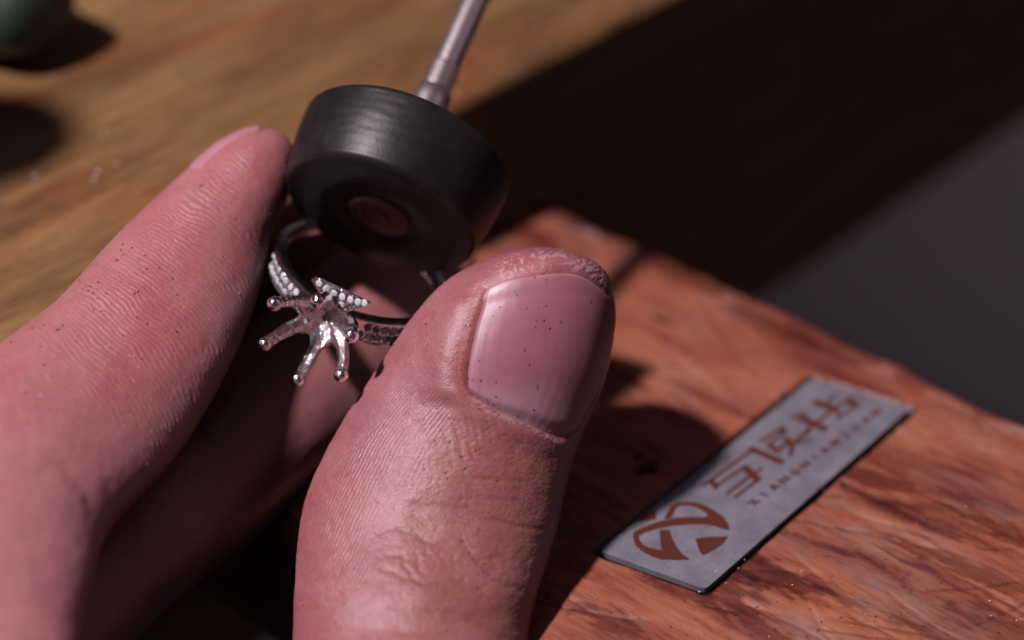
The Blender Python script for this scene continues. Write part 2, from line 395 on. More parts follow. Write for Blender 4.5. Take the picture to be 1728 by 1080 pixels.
def prism(name, pts, z0, z1, mat, parent, bevel=0.0):
    """flat shape lying on the pin, pts in world mm on the pin's top, from z0 to z1 above it"""
    bm = bmesh.new(); loc = []
    for p in pts:
        q = PIN_INV @ Vector(np.array([p[0], p[1], PIN_Z]) * MM) / MM; loc.append(q)
    a = sum(loc[i].x * loc[(i + 1) % len(loc)].y - loc[(i + 1) % len(loc)].x * loc[i].y for i in range(len(loc)))
    if a < 0: loc.reverse()
    bot = [bm.verts.new((q.x, q.y, z0)) for q in loc]; top = [bm.verts.new((q.x, q.y, z1)) for q in loc]
    bm.faces.new(top); bm.faces.new(bot[::-1])
    for i in range(len(loc)): bm.faces.new((bot[i], bot[(i + 1) % len(loc)], top[(i + 1) % len(loc)], top[i]))
    if bevel: bmesh.ops.bevel(bm, geom=list(bm.edges), offset=bevel, segments=2, affect='EDGES')
    return bm_obj(name, bm, mat, parent)
def rounded(pts, r, k=5):
    out = []
    n = len(pts)
    for i in range(n):
        p, a, b = np.array(pts[i]), np.array(pts[i - 1]), np.array(pts[(i + 1) % n])
        da, db = (a - p) / np.linalg.norm(a - p), (b - p) / np.linalg.norm(b - p)
        for t in np.linspace(0, 1, k): out.append((1 - t)**2 * (p + da * r) + 2 * t * (1 - t) * p + t * t * (p + db * r))
    return out
plate = prism('name_plate', rounded(plate_c, 0.7), -0.6, 0.04, M_plate, pin, 0.04)
tag(plate, 'grey metal name plate with copper coloured emblem and lettering')
def glyph_poly(name, polys, parent, z=0.075):
    """polys: lists of photo points on the plate, joined into one letter or mark"""
    bm = bmesh.new()
    for i, pts in enumerate(polys):
        loc = [PIN_INV @ Vector(onz(x, y, PIN_Z) * MM) / MM for x, y in pts]
        a = sum(loc[j].x * loc[(j + 1) % len(loc)].y - loc[(j + 1) % len(loc)].x * loc[j].y for j in range(len(loc)))
        if a < 0: loc.reverse()
        zz = z + 0.003 * i
        t = [bm.verts.new((q.x, q.y, zz)) for q in loc]; b = [bm.verts.new((q.x, q.y, 0.0)) for q in loc]
        bm.faces.new(t)
        for j in range(len(loc)): bm.faces.new((b[j], b[(j + 1) % len(loc)], t[(j + 1) % len(loc)], t[j]))
    return bm_obj(name, bm, M_copper, parent)
c2 = lambda pts: [(1000 + x / 5.143, 800 + y / 5.143) for x, y in pts]
c1 = lambda pts: [(1180 + x / 4.153, 620 + y / 4.153) for x, y in pts]
em = [[(400, 420), (430, 375), (490, 335), (550, 318), (552, 395), (470, 410)],
      [(620, 390), (650, 330), (690, 272), (740, 250), (830, 245), (835, 275), (760, 278), (725, 295), (690, 375), (665, 390)],
      [(825, 244), (900, 252), (980, 278), (1060, 320), (1130, 372), (1175, 430), (1190, 487), (1150, 485), (1060, 455), (950, 440), (950, 378), (1000, 370), (985, 345), (930, 305), (870, 282), (828, 276)],
      [(952, 378), (952, 440), (800, 443), (680, 455), (560, 478), (450, 512), (402, 540), (345, 545), (360, 505), (430, 470), (560, 420), (700, 388), (830, 376)],
      [(345, 535), (400, 535), (405, 570), (430, 610), (480, 640), (540, 655), (602, 665), (602, 745), (520, 722), (430, 675), (370, 620)],
      [(580, 492), (670, 488), (690, 560), (730, 640), (780, 700), (845, 745), (740, 750), (598, 745), (600, 665), (590, 600)],
      [(890, 565), (1000, 550), (1175, 545), (1140, 600), (1080, 645), (1010, 685), (955, 708), (925, 670)]]
tag(glyph_poly('emblem', [c2(p) for p in em], plate), 'round copper coloured crossed emblem on the plate')
Lv, Sv = np.array([0.75, -0.66]), np.array([0.94, 0.33])       # along the writing / down the writing, in the picture of the plate
def bar(p, q, w):
    p, q = np.array(p, float), np.array(q, float); d = q - p
    # widen along the other plate direction so strokes keep their lie on the plate
    o = Sv if abs(d @ Lv) / np.linalg.norm(d) > 0.9 else Lv
    if abs(d @ o) / np.linalg.norm(d) > 0.97: o = np.array([-d[1], d[0]]) / np.linalg.norm(d)
    w = w * 1.28
    return [tuple(p - o * w / 2), tuple(q - o * w / 2), tuple(q + o * w / 2), tuple(p + o * w / 2)]
chars = [
    [((25, 835), (365, 585), 20), ((75, 790), (128, 850), 34), ((105, 842), (330, 690), 18), ((318, 700), (420, 800), 40), ((190, 893), (352, 768), 18), ((245, 915), (400, 800), 18), ((395, 745), (440, 705), 16)],
    [((352, 568), (588, 672), 34), ((425, 522), (600, 420), 22), ((560, 425), (600, 470), 36), ((480, 540), (560, 595), 26), ((490, 535), (575, 480), 18), ((545, 590), (640, 520), 20), ((600, 500), (650, 545), 34), ((652, 535), (640, 625), 36), ((640, 545), (775, 445), 22), ((680, 535), (800, 510), 20)],
    [((640, 352), (745, 330), 34), ((690, 385), (750, 335), 18), ((735, 368), (895, 440), 38), ((740, 455), (870, 350), 20)],
    [((795, 240), (968, 300), 38), ((900, 250), (950, 195), 18), ((855, 362), (1075, 208), 20), ((1035, 230), (1118, 275), 36), ((965, 362), (1085, 275), 18), ((955, 300), (1000, 350), 20)]]
for ch in chars: glyph_poly('character', [c1(bar(*s)) for s in ch], plate)
F5 = {'X': [((0, 0), (1, 1)), ((0, 1), (1, 0))], 'I': [((.5, 0), (.5, 1))], 'A': [((0, 1), (.5, 0)), ((.5, 0), (1, 1)), ((.2, .65), (.8, .65))],
      'N': [((0, 1), (0, 0)), ((0, 0), (1, 1)), ((1, 1), (1, 0))], 'G': [((1, .15), (.5, 0)), ((.5, 0), (0, .5)), ((0, .5), (.5, 1)), ((.5, 1), (1, .85)), ((1, .85), (1, .5)), ((1, .5), (.6, .5))],
      'Z': [((0, 0), (1, 0)), ((1, 0), (0, 1)), ((0, 1), (1, 1))], 'U': [((0, 0), (0, .7)), ((0, .7), (.5, 1)), ((.5, 1), (1, .7)), ((1, .7), (1, 0))]}
p0, p1 = np.array([1272.0, 848.0]), np.array([1478.0, 697.0])
for i, ch in enumerate('XIANGNIANZUAN'):
    c = p0 + (p1 - p0) * i / 12 * (1 + 0.0 * i); k = 1.0 - 0.012 * i
    lx, ly = np.array([8.2, -7.0]) * k * 1.15, np.array([14.5, 5.1]) * k
    o = c - lx / 2 - ly / 2; polys = []
    for a, b in F5[ch]:
        A, B = o + a[0] * lx + a[1] * ly, o + b[0] * lx + b[1] * ly; d = B - A; nn = np.array([-d[1], d[0]]) / np.linalg.norm(d) * 1.6
        polys.append([tuple(A - nn), tuple(B - nn), tuple(B + nn), tuple(A + nn)])
    glyph_poly('letter', polys, plate, 0.072)
# ------------------------------------------------------------------ the hand
def finger(tip, Ls, Rs, d, hf, hb, Ns, Nt, front=0.7, q1=None):
    n = len(Ls)
    out = np.array([*Rs[::-1], tip, *Ls], float)           # one smooth outline round the tip
    q = np.linspace(0, n, 1500)
    L, R = cspline(out, n + q), cspline(out, n - q)
    c = (L + R) / 2; hw = np.linalg.norm(L - R, axis=1) / 2
    step = np.linalg.norm(np.diff(c, axis=0), axis=1) + 0.6 * np.abs(np.diff(hw)); cum = np.concatenate([[0], np.cumsum(step)])
    w = 1 - 0.6 * sstep(0.82, 1.0, cum / cum[-1])          # coarser out of sight at the base
    qs = np.interp(np.linspace(0.004, 1, Ns), np.concatenate([[0], np.cumsum(step * w[1:])]) / (step * w[1:]).sum(), q)
    L, R = cspline(out, n + qs), cspline(out, n - qs)
    pad = lambda a, z: cspline(np.array([z, *a], float), qs)[:, 0]
    D = pad(d, d[0] + 1.0); HF = np.maximum(pad(hf, 0), 0); HB = np.maximum(pad(hb, 0), 0)
    P, Q = at(L[:, 0], L[:, 1], D), at(R[:, 0], R[:, 1], D)
    ctr = (P + Q) / 2; side = (Q - P) / 2; wv = np.linalg.norm(side, axis=1)
    # near the tip the thickness closes with the outline
    fr = CAM - ctr; fr /= np.linalg.norm(fr, axis=1)[:, None]; sn = side / np.maximum(wv, 1e-6)[:, None]
    fr -= (fr * sn).sum(1)[:, None] * sn; fr /= np.linalg.norm(fr, axis=1)[:, None]
    nf = int(Nt * front)
    th = np.concatenate([np.linspace(-0.15, math.pi + 0.15, nf, endpoint=False), np.linspace(math.pi + 0.15, 2 * math.pi - 0.15, Nt - nf, endpoint=False)])
    H = np.where(np.sin(th)[None] >= 0, HF[:, None], HB[:, None])
    pos = ctr[:, None] + side[:, None] * np.cos(th)[None, :, None] + fr[:, None] * (H * np.sin(th)[None])[..., None]
    tipp = at(np.array(tip[0]), np.array(tip[1]), np.array(d[0] + 1.0))
    s = np.concatenate([[0], np.cumsum(np.linalg.norm(np.diff(ctr, axis=0), axis=1))])
    arc = wv[:, None] * (math.pi - th)[None]                 # mm round the finger from its left outline
    return dict(pos=pos, th=th, s=s[:, None] + 0 * arc, arc=arc, q=qs[:, None] + 0 * arc, tip=tipp, n=Ns, m=Nt)
def normals(pos):
    du = np.gradient(pos, axis=0); dv = np.roll(pos, -1, 1) - np.roll(pos, 1, 1)
    nn = np.cross(du, dv); nn /= np.maximum(np.linalg.norm(nn, axis=2), 1e-9)[..., None]
    c = pos.mean(1, keepdims=True)
    if ((pos - c) * nn).sum() < 0: nn = -nn
    return nn
def ridges(ph, per, sharp=1.0):
    return 0.5 + 0.5 * np.cos(2 * math.pi * ph / per)

# ---- thumb
TL = [(868, 421), (815, 437), (760, 470), (712, 516), (655, 596), (602, 676), (560, 743), (527, 812), (508, 880), (500, 950), (496, 1020), (495, 1085), (490, 1200), (470, 1340)]
TR = [(980, 433), (1018, 460), (1036, 500), (1039, 545), (1027, 615), (1007, 680), (980, 745), (958, 810), (943, 875), (924, 945), (904, 1010), (890, 1085), (885, 1200), (900, 1340)]
TD = [249.5, 249.5, 249.5, 249.5, 249.5, 249.5, 249, 248, 247, 245, 242.5, 240, 233, 224]
THF = [4.6, 6.5, 7.7, 8.4, 9.0, 9.2, 9.3, 9.5, 9.8, 10, 10, 10, 10.5, 11]
THB = [4.5, 6.8, 8.2, 9.0, 9.4, 9.4, 9.2, 9, 9, 9, 9, 9, 9.5, 10]
T = finger((925, 417), TL, TR, TD, THF, THB, 560, 430)
T0 = T['pos'].copy()
NAIL = np.array([(822, 491), (850, 479), (880, 471), (920, 466), (960, 466), (990, 474), (1012, 487), (1028, 505), (1034, 530), (1032, 565), (1024, 610), (1011, 655), (993, 695), (972, 727), (947, 744), (920, 733), (890, 719), (850, 702), (815, 683), (795, 668), (788, 650), (789, 620), (795, 585), (804, 545), (813, 515)], float)
def skin_thumb():
    pos = T['pos']; nn = normals(pos); x, y = proj(pos); front = sstep(-0.05, 0.25, np.sin(T['th']))[None] + 0 * x
    sd = np.where(inside(x, y, NAIL), -1, 1) * pdist(x, y, [tuple(p) for p in NAIL] + [tuple(NAIL[0])])
    sd = np.where(front > 0, sd, 99)
    ins = sstep(1, -12, sd) * front
    disp = -0.55 * ins
    left = sstep(860, 800, x) * sstep(470, 520, y) * sstep(690, 655, y)
    prox = sstep(640, 690, y)
    topz = sstep(500, 475, y)
    disp += front * (sd > -8) * (0.58 * left * np.exp(-((sd - 36) / 30)**2) + 0.34 * prox * sstep(945, 850, x) * np.exp(-((sd - 16) / 18)**2) + 0.30 * topz * np.exp(-((sd - 22) / 15)**2))
    disp -= front * 0.16 * np.exp(-((sd + 1) / 5)**2)
    # broad folds
    disp += 0.16 * fbm(x / 90, y / 110, 21) + 0.06 * fbm(x / 28, y / 28, 23)
    # fingerprint ridges on the pad side
    arc = T['arc']; cy = np.where(y < 760, 0.0012 * (760 - y)**2, 0.0014 * (y - 760)**2) / 16.3
    ph = arc + cy * np.where(y < 760, -0.6, 1.0) + 0.55 * fbm(x / 70, y / 90, 31) + 0.10 * fbm(x / 18, y / 22, 33)
    bound = 795 - 0.62 * np.clip(y - 640, 0, 240) - 20 * sstep(560, 480, y)      # ends before the nail fold and the knuckle
    pad = sstep(bound + 25, bound - 45, x + 22 * fbm(x / 40, y / 40, 35)) * sstep(425, 470, y) * (1 - sstep(70, 30, sd) * front)
    r = ridges(ph, 0.50)
    brk = np.clip(0.68 + 0.4 * vnoise(arc * 2.2, y / 6, 37) + 0.4 * fbm(x / 50, y / 50, 39), 0.05, 1.1)
    disp += pad * 0.11 * (r - 0.5) * brk * (1 - 0.35 * sstep(1000, 1080, y))
    # dorsal skin: fine polygonal lines, stretched across the thumb
    dors = (1 - pad) * sstep(8, 30, sd) * sstep(680, 730, y) * front
    ce = cells(x / 13 + 0.4 * fbm(x / 30, y / 30, 41), y / 9 + 0.4 * fbm(x / 30, y / 30, 43), 45)
    disp -= dors * 0.022 * sstep(0.28, 0.0, ce)
    ce2 = cells(x / 5.5, y / 5.0, 47); disp -= dors * 0.013 * sstep(0.3, 0, ce2)
    # striations running out of the cuticle corner
    st = sstep(640, 690, y) * sstep(800, 730, y) * np.exp(-((x - 800) / 62)**2) * sstep(2, 14, sd) * front
    disp += st * 0.065 * vnoise((x - 0.25 * (y - 700)) / 5.5 + 0.5 * fbm(x / 20, y / 30, 51), y / 55, 53)
    # knuckle creases
    K = lambda pts: [(460 + a / 2.7, 680 + b / 2.7) for a, b in pts]
    creases = [([(880, 345), (1020, 350), (1150, 362), (1235, 415)], .16, 4), ([(640, 455), (760, 472), (890, 480), (980, 525), (1150, 570), (1250, 585)], .24, 5),
               ([(480, 590), (570, 572), (650, 590), (720, 640), (800, 640)], .20, 5), ([(860, 440), (1000, 435), (1120, 450), (1200, 510)], .16, 5),
               ([(860, 620), (905, 690), (950, 745), (1060, 830), (1130, 850)], .30, 6), ([(500, 750), (600, 800), (720, 830), (860, 820), (950, 850)], .20, 6),
               ([(840, 745), (930, 740), (1010, 700), (1100, 720)], .18, 5), ([(880, 980), (960, 1010), (1040, 1062), (1120, 1090)], .30, 6),
               ([(480, 700), (560, 690), (640, 720)], .12, 5), ([(590, 690), (600, 740), (640, 800)], .12, 4), ([(660, 690), (665, 760), (700, 800)], .14, 4),
               ([(760, 690), (790, 740), (850, 760)], .14, 4), ([(540, 930), (700, 960), (860, 960), (1000, 990)], .16, 6), ([(1000, 700), (1020, 770), (1080, 790)], .12, 4),
               ([(560, 470), (530, 540), (500, 590)], .14, 6), ([(640, 530), (760, 540), (860, 560), (960, 600)], .10, 4), ([(560, 1040), (700, 1060), (840, 1050)], .14, 5)]
    wob = 4 * fbm(x / 16, y / 16, 61)
    cm = np.zeros_like(x)
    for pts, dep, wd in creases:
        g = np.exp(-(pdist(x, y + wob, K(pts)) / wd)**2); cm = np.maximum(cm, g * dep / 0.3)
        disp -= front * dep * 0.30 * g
    # small cobbles between the creases
    cob = np.exp(-((x - 780) / 120)**2 - ((y - 955) / 55)**2) * front
    disp += cob * 0.04 * sstep(0.0, 0.45, cells(x / 26, y / 24, 63))
    # dry flaking skin over the tip
    fk = np.exp(-(pdist(x, y, [(850, 452), (900, 432), (950, 434), (1000, 462), (1024, 492)]) / 13)**2) * sstep(2, 8, sd) * front
    fl_ = sstep(0.04, 0.22, fbm(x / 6, y / 4, 71, 3) + 0.06 * fk) * fk
    disp += 0.06 * fl_
    cut = np.exp(-(pdist(x, y, [(790, 662), (820, 690), (860, 708), (900, 724), (945, 748)]) / 4.5)**2) * sstep(-0.25, 0.15, fbm(x / 8, y / 6, 73)) * front
    disp += 0.07 * cut
    T['pos'] = pos + nn * disp[..., None]; T['nn'] = nn; T['x'], T['y'] = x, y
    # colour of the skin, with the pad's bluish sheen put in
    C = np.zeros(x.shape + (3,)) + np.array([0.56, 0.245, 0.225])
    def blend(w, c):
        nonlocal C
        C = C * (1 - w[..., None]) + np.array(c) * w[..., None]
    blend(0.95 * dors * sstep(700, 790, y) * sstep(640, 720, x), (0.54, 0.25, 0.13))
    blend(0.75 * sstep(-0.1, 0.5, fbm(x / 55, y / 55, 81)), (0.56, 0.165, 0.17))
    blend(0.5 * sstep(0.05, 0.5, fbm(x / 70 + 7, y / 60, 83)), (0.58, 0.29, 0.29))
    blend(0.95 * left * np.exp(-((sd - 4) / 18)**2) * front, (0.56, 0.12, 0.085))
    blend(0.75 * topz * np.exp(-((sd - 8) / 14)**2) * front, (0.66, 0.14, 0.16))
    blend(0.45 * topz * front * sstep(70, 20, sd), (0.62, 0.27, 0.27))
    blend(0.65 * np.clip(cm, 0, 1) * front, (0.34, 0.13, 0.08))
    blend(0.5 * ins, (0.5, 0.2, 0.2))
    blend(0.40 * pad * (1 - r) * brk, (0.50, 0.19, 0.18))
    blend(0.9 * fl_, (0.95, 0.86, 0.82)); blend(0.9 * cut, (0.95, 0.85, 0.78))
    C = C * (1 + (np.array([1.04, 1.16, 1.36]) - 1) * (0.8 * pad * sstep(860, 700, y))[..., None])  # lighter lilac pad: its bluish sheen put into the colour
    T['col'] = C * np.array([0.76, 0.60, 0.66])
skin_thumb()
# ---- index finger
IL = [(422, 219), (376, 237), (332, 271), (287, 311), (242, 354), (197, 398), (152, 447), (108, 497), (55, 540), (-5, 585), (-70, 640), (-130, 715), (-180, 800), (-215, 900), (-240, 1020), (-255, 1160), (-260, 1330)]
IR = [(498, 262), (494, 308), (480, 352), (460, 400), (446, 455), (430, 515), (404, 580), (374, 642), (338, 710), (293, 777), (240, 835), (190, 890), (167, 935), (153, 1000), (140, 1060), (122, 1180), (95, 1340)]
ID = [260.5, 259.5, 258.5, 257, 255, 252.5, 249.5, 246.5, 243.5, 240, 236, 232, 228.5, 225, 222, 216, 210]
IHF = [3.6, 5.0, 6.0, 6.8, 7.4, 7.8, 8.2, 8.5, 8.9, 9.3, 9.7, 10, 10, 10, 10, 10, 10.5]
I = finger((474, 222), IL, IR, ID, [h * 0.80 for h in IHF], [h * 0.95 for h in IHF], 600, 400)
I0 = I['pos'].copy()
def skin_index():
    pos = I['pos']; nn = normals(pos); x, y = proj(pos); front = sstep(-0.05, 0.25, np.sin(I['th']))[None] + 0 * x
    disp = 0.18 * fbm(x / 120, y / 120, 121) + 0.05 * fbm(x / 25, y / 25, 123)
    s, arc, q = I['s'], I['arc'], I['q']
    # joint creases at the far joint and the bent middle joint
    dj = np.exp(-(((x - 150) * 0.62 + (y - 450) * -0.78) / 30)**2)
    K = lambda pts: [(a / 2.25, 600 + b / 2.25) for a, b in pts]
    cm = np.zeros_like(x); wob = 4 * fbm(x / 20, y / 20, 127)
    for pts, dep, wd in [(K([(200, 400), (260, 440), (320, 510), (360, 590), (400, 690)]), .16, 12), (K([(240, 420), (330, 520), (345, 600)]), .12, 9), (K([(410, 490), (425, 570), (400, 640)]), .10, 10),
                         ([(120, 470), (165, 462), (210, 470), (260, 492)], .10, 7), ([(150, 440), (190, 452), (240, 475), (290, 510)], .10, 6), ([(60, 560), (120, 590), (200, 640)], .06, 6)]:
        g = np.exp(-(pdist(x, y + wob, pts) / wd)**2); disp -= front * dep * 0.55 * g; cm = np.maximum(cm, g * dep / 0.35)
    # ridges run across the finger
    rel = arc / np.maximum(I['wv'], 1)[:, None] if 'wv' in I else arc / 9.0
    ph = s * 1.0 + 0.10 * arc - 0.012 * arc * arc * sstep(0, 3, s) + 1.1 * fbm(x / 90, y / 90, 131) + 0.30 * fbm(x / 26, y / 26, 133)
    pad = sstep(2.0, 8.0, arc + 2.0 * fbm(x / 60, y / 60, 135)) * sstep(0.6, 3, s) * front * np.where(np.cos(I['th']) > 0, sstep(0.02, 0.5, np.sin(I['th'])), 1.0)[None]
    r = ridges(ph, 0.54); brk = np.clip(0.62 + 0.5 * vnoise(arc * 2.4, s * 1.9, 137) + 0.5 * fbm(x / 50, y / 50, 139), 0.05, 1.1)
    disp += pad * 0.10 * (r - 0.5) * brk
    ce = cells(x / 11, y / 11, 141); disp -= (1 - pad) * front * 0.035 * sstep(0.3, 0, ce)
    I['pos'] = pos + nn * disp[..., None]; I['nn'] = nn; I['x'], I['y'] = x, y
    C = np.zeros(x.shape + (3,)) + np.array([0.56, 0.24, 0.22])
    def blend(w, c):
        nonlocal C
        C = C * (1 - w[..., None]) + np.array(c) * w[..., None]
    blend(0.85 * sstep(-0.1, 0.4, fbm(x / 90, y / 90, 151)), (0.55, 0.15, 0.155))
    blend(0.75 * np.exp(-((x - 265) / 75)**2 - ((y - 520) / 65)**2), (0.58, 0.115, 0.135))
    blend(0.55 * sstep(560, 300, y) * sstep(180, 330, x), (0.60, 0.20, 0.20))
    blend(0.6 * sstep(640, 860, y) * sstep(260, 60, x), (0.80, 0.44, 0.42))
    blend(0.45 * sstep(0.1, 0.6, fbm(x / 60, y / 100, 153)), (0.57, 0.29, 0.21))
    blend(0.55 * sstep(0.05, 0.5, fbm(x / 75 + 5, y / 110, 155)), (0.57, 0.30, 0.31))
    blend(0.5 * np.clip(cm, 0, 1), (0.44, 0.16, 0.10))
    blend(0.40 * pad * (1 - r) * brk, (0.50, 0.18, 0.17))
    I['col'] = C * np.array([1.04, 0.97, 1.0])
skin_index()
# ---- middle finger, behind and below, in the shade
ML = [(740, 372), (680, 366), (610, 390), (540, 440), (470, 500), (400, 570), (330, 640), (260, 712), (190, 785), (112, 865), (40, 950), (-20, 1040), (-70, 1150), (-110, 1300)]
MR = [(812, 462), (803, 522), (765, 588), (706, 652), (640, 716), (565, 780), (503, 832), (444, 893), (378, 948), (290, 1020), (215, 1095), (160, 1180), (130, 1280), (110, 1400)]
MD = [281, 280, 277, 273, 268.5, 264, 260, 256, 251, 246, 240, 234, 228, 220]
MH = [3.6, 5.2, 6.3, 6.9, 7.4, 8, 8, 8, 8.2, 8.5, 9, 9.5, 10, 10]
Mf = finger((782, 412), ML, MR, MD, MH, MH, 240, 160)
def skin_middle():
    pos = Mf['pos']; nn = normals(pos); x, y = proj(pos)
    disp = 0.15 * fbm(x / 60, y / 60, 221) + 0.02 * ridges(Mf['s'] + 0.4 * fbm(x / 60, y / 60, 223), 0.6)
    Mf['pos'] = pos + nn * disp[..., None]; Mf['nn'] = nn; Mf['x'], Mf['y'] = x, y
    Mf['col'] = np.zeros(x.shape + (3,)) + np.array([0.54, 0.22, 0.2])
skin_middle()
def finger_mesh(G):
    n, m = G['n'], G['m']
    V = np.concatenate([G['pos'].reshape(-1, 3), G['tip'][None], G['pos'][-1].mean(0)[None]])
    C = np.concatenate([G['col'].reshape(-1, 3), G['col'][0].mean(0)[None], G['col'][-1].mean(0)[None]])
    F = grid_faces(n, m, True).tolist()
    F += [[n * m, (j + 1) % m, j] for j in range(m)]
    F += [[n * m + 1, (n - 1) * m + j, (n - 1) * m + (j + 1) % m] for j in range(m)]
    return V, F, C
def palm():
    # the heel of the hand the fingers grow from, below the picture
    bm = bmesh.new()
    c = at(np.array(225.0), np.array(1575.0), np.array(214.0))
    bmesh.ops.create_icosphere(bm, subdivisions=5, radius=1)
    for v in bm.verts:
        p = np.array(v.co); p = np.sign(p) * np.abs(p)**0.82
        v.co = Vector(c + p[0] * 48 * CR + p[1] * 24.5 * CU + p[2] * 19 * CF + 2.0 * fbm(np.array(p[0] * 2 + 5), np.array(p[1] * 2 + p[2] * 3), 9) * p)
    V = np.array([v.co for v in bm.verts]); F = [[v.index for v in f.verts] for f in bm.faces]; bm.free()
    return V, F, np.zeros((len(V), 3)) + np.array([0.56, 0.24, 0.22])
parts = [finger_mesh(T), finger_mesh(I), finger_mesh(Mf), palm()]
objs = []
for V, F, C in parts:
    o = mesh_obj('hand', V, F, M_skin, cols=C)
    bm = bmesh.new(); bm.from_mesh(o.data); bmesh.ops.recalc_face_normals(bm, faces=bm.faces); bm.to_mesh(o.data); bm.free()
    objs.append(o)
hand = objs[0]
def join_hand():
    for o in objs[1:]:
        md = hand.modifiers.new('grow', 'BOOLEAN'); md.operation = 'UNION'; md.object = o; md.solver = 'MANIFOLD'
    bpy.context.view_layer.update()
    dg = bpy.context.evaluated_depsgraph_get()
    me = bpy.data.meshes.new_from_object(hand.evaluated_get(dg))
    ok = len(me.vertices) > 0.9 * len(parts[0][0]) + 0.5 * len(parts[1][0]) and 'tone' in me.color_attributes
    hand.modifiers.clear()
    if ok:
        hand.data = me
        me.polygons.foreach_set('use_smooth', np.ones(len(me.polygons), bool))
    else:                                       # fall back: one mesh made of the four shells
        bm = bmesh.new()
        for o in objs: bm.from_mesh(o.data)
        bm.to_mesh(hand.data); bm.free()
    print('hand union', ok, len(hand.data.vertices), [a.name for a in hand.data.color_attributes])
    for o in objs[1:]: bpy.data.objects.remove(o)
join_hand(); hand.name = 'hand'
tag(hand, 'left hand pinching the silver ring between thumb and index finger', 'hand')

# ---- nails
def lookup(G, base, px, py):
    """point and normal of a finger's front surface under a place in the picture"""
    k = 2
    X, Y = proj(base[::k, ::k]); f = (np.sin(G['th'][::k]) > 0.0)[None] & (X > -1e9)
    X, Y, B, NN = X[f], Y[f], base[::k, ::k][f], G['nn'][::k, ::k][f]
    P, Nn = [], []
    for a, b in zip(np.ravel(px), np.ravel(py)):
        d2 = (X - a)**2 + (Y - b)**2; i = np.argpartition(d2, 8)[:8]; w = 1 / (d2[i] + 0.5)
        P.append((B[i] * w[:, None]).sum(0) / w.sum()); n_ = (NN[i] * w[:, None]).sum(0); Nn.append(n_ / np.linalg.norm(n_))
    return np.array(P), np.array(Nn)
def patch_solid(name, P, Nn, n, m, lift, thick, col, mat, parent):
    top = P + Nn * lift.reshape(-1, 1); bot = P - Nn * thick
    V = np.concatenate([top, bot]); k = n * m
    F = grid_faces(n, m, False); F2 = F[:, ::-1] + k
    rim = [(i, 0) for i in range(n)] + [(n - 1, j) for j in range(1, m)] + [(i, m - 1) for i in range(n - 2, -1, -1)] + [(0, j) for j in range(m - 2, 0, -1)]
    rim = [i * m + j for i, j in rim]; F = F.tolist() + F2.tolist()
    for a, b in zip(rim, rim[1:] + rim[:1]): F.append([a, b, b + k, a + k])
    o = mesh_obj(name, V, F, mat, parent, cols=np.concatenate([col, col]))
    bm = bmesh.new(); bm.from_mesh(o.data); bmesh.ops.recalc_face_normals(bm, faces=bm.faces); bm.to_mesh(o.data); bm.free()
    return o
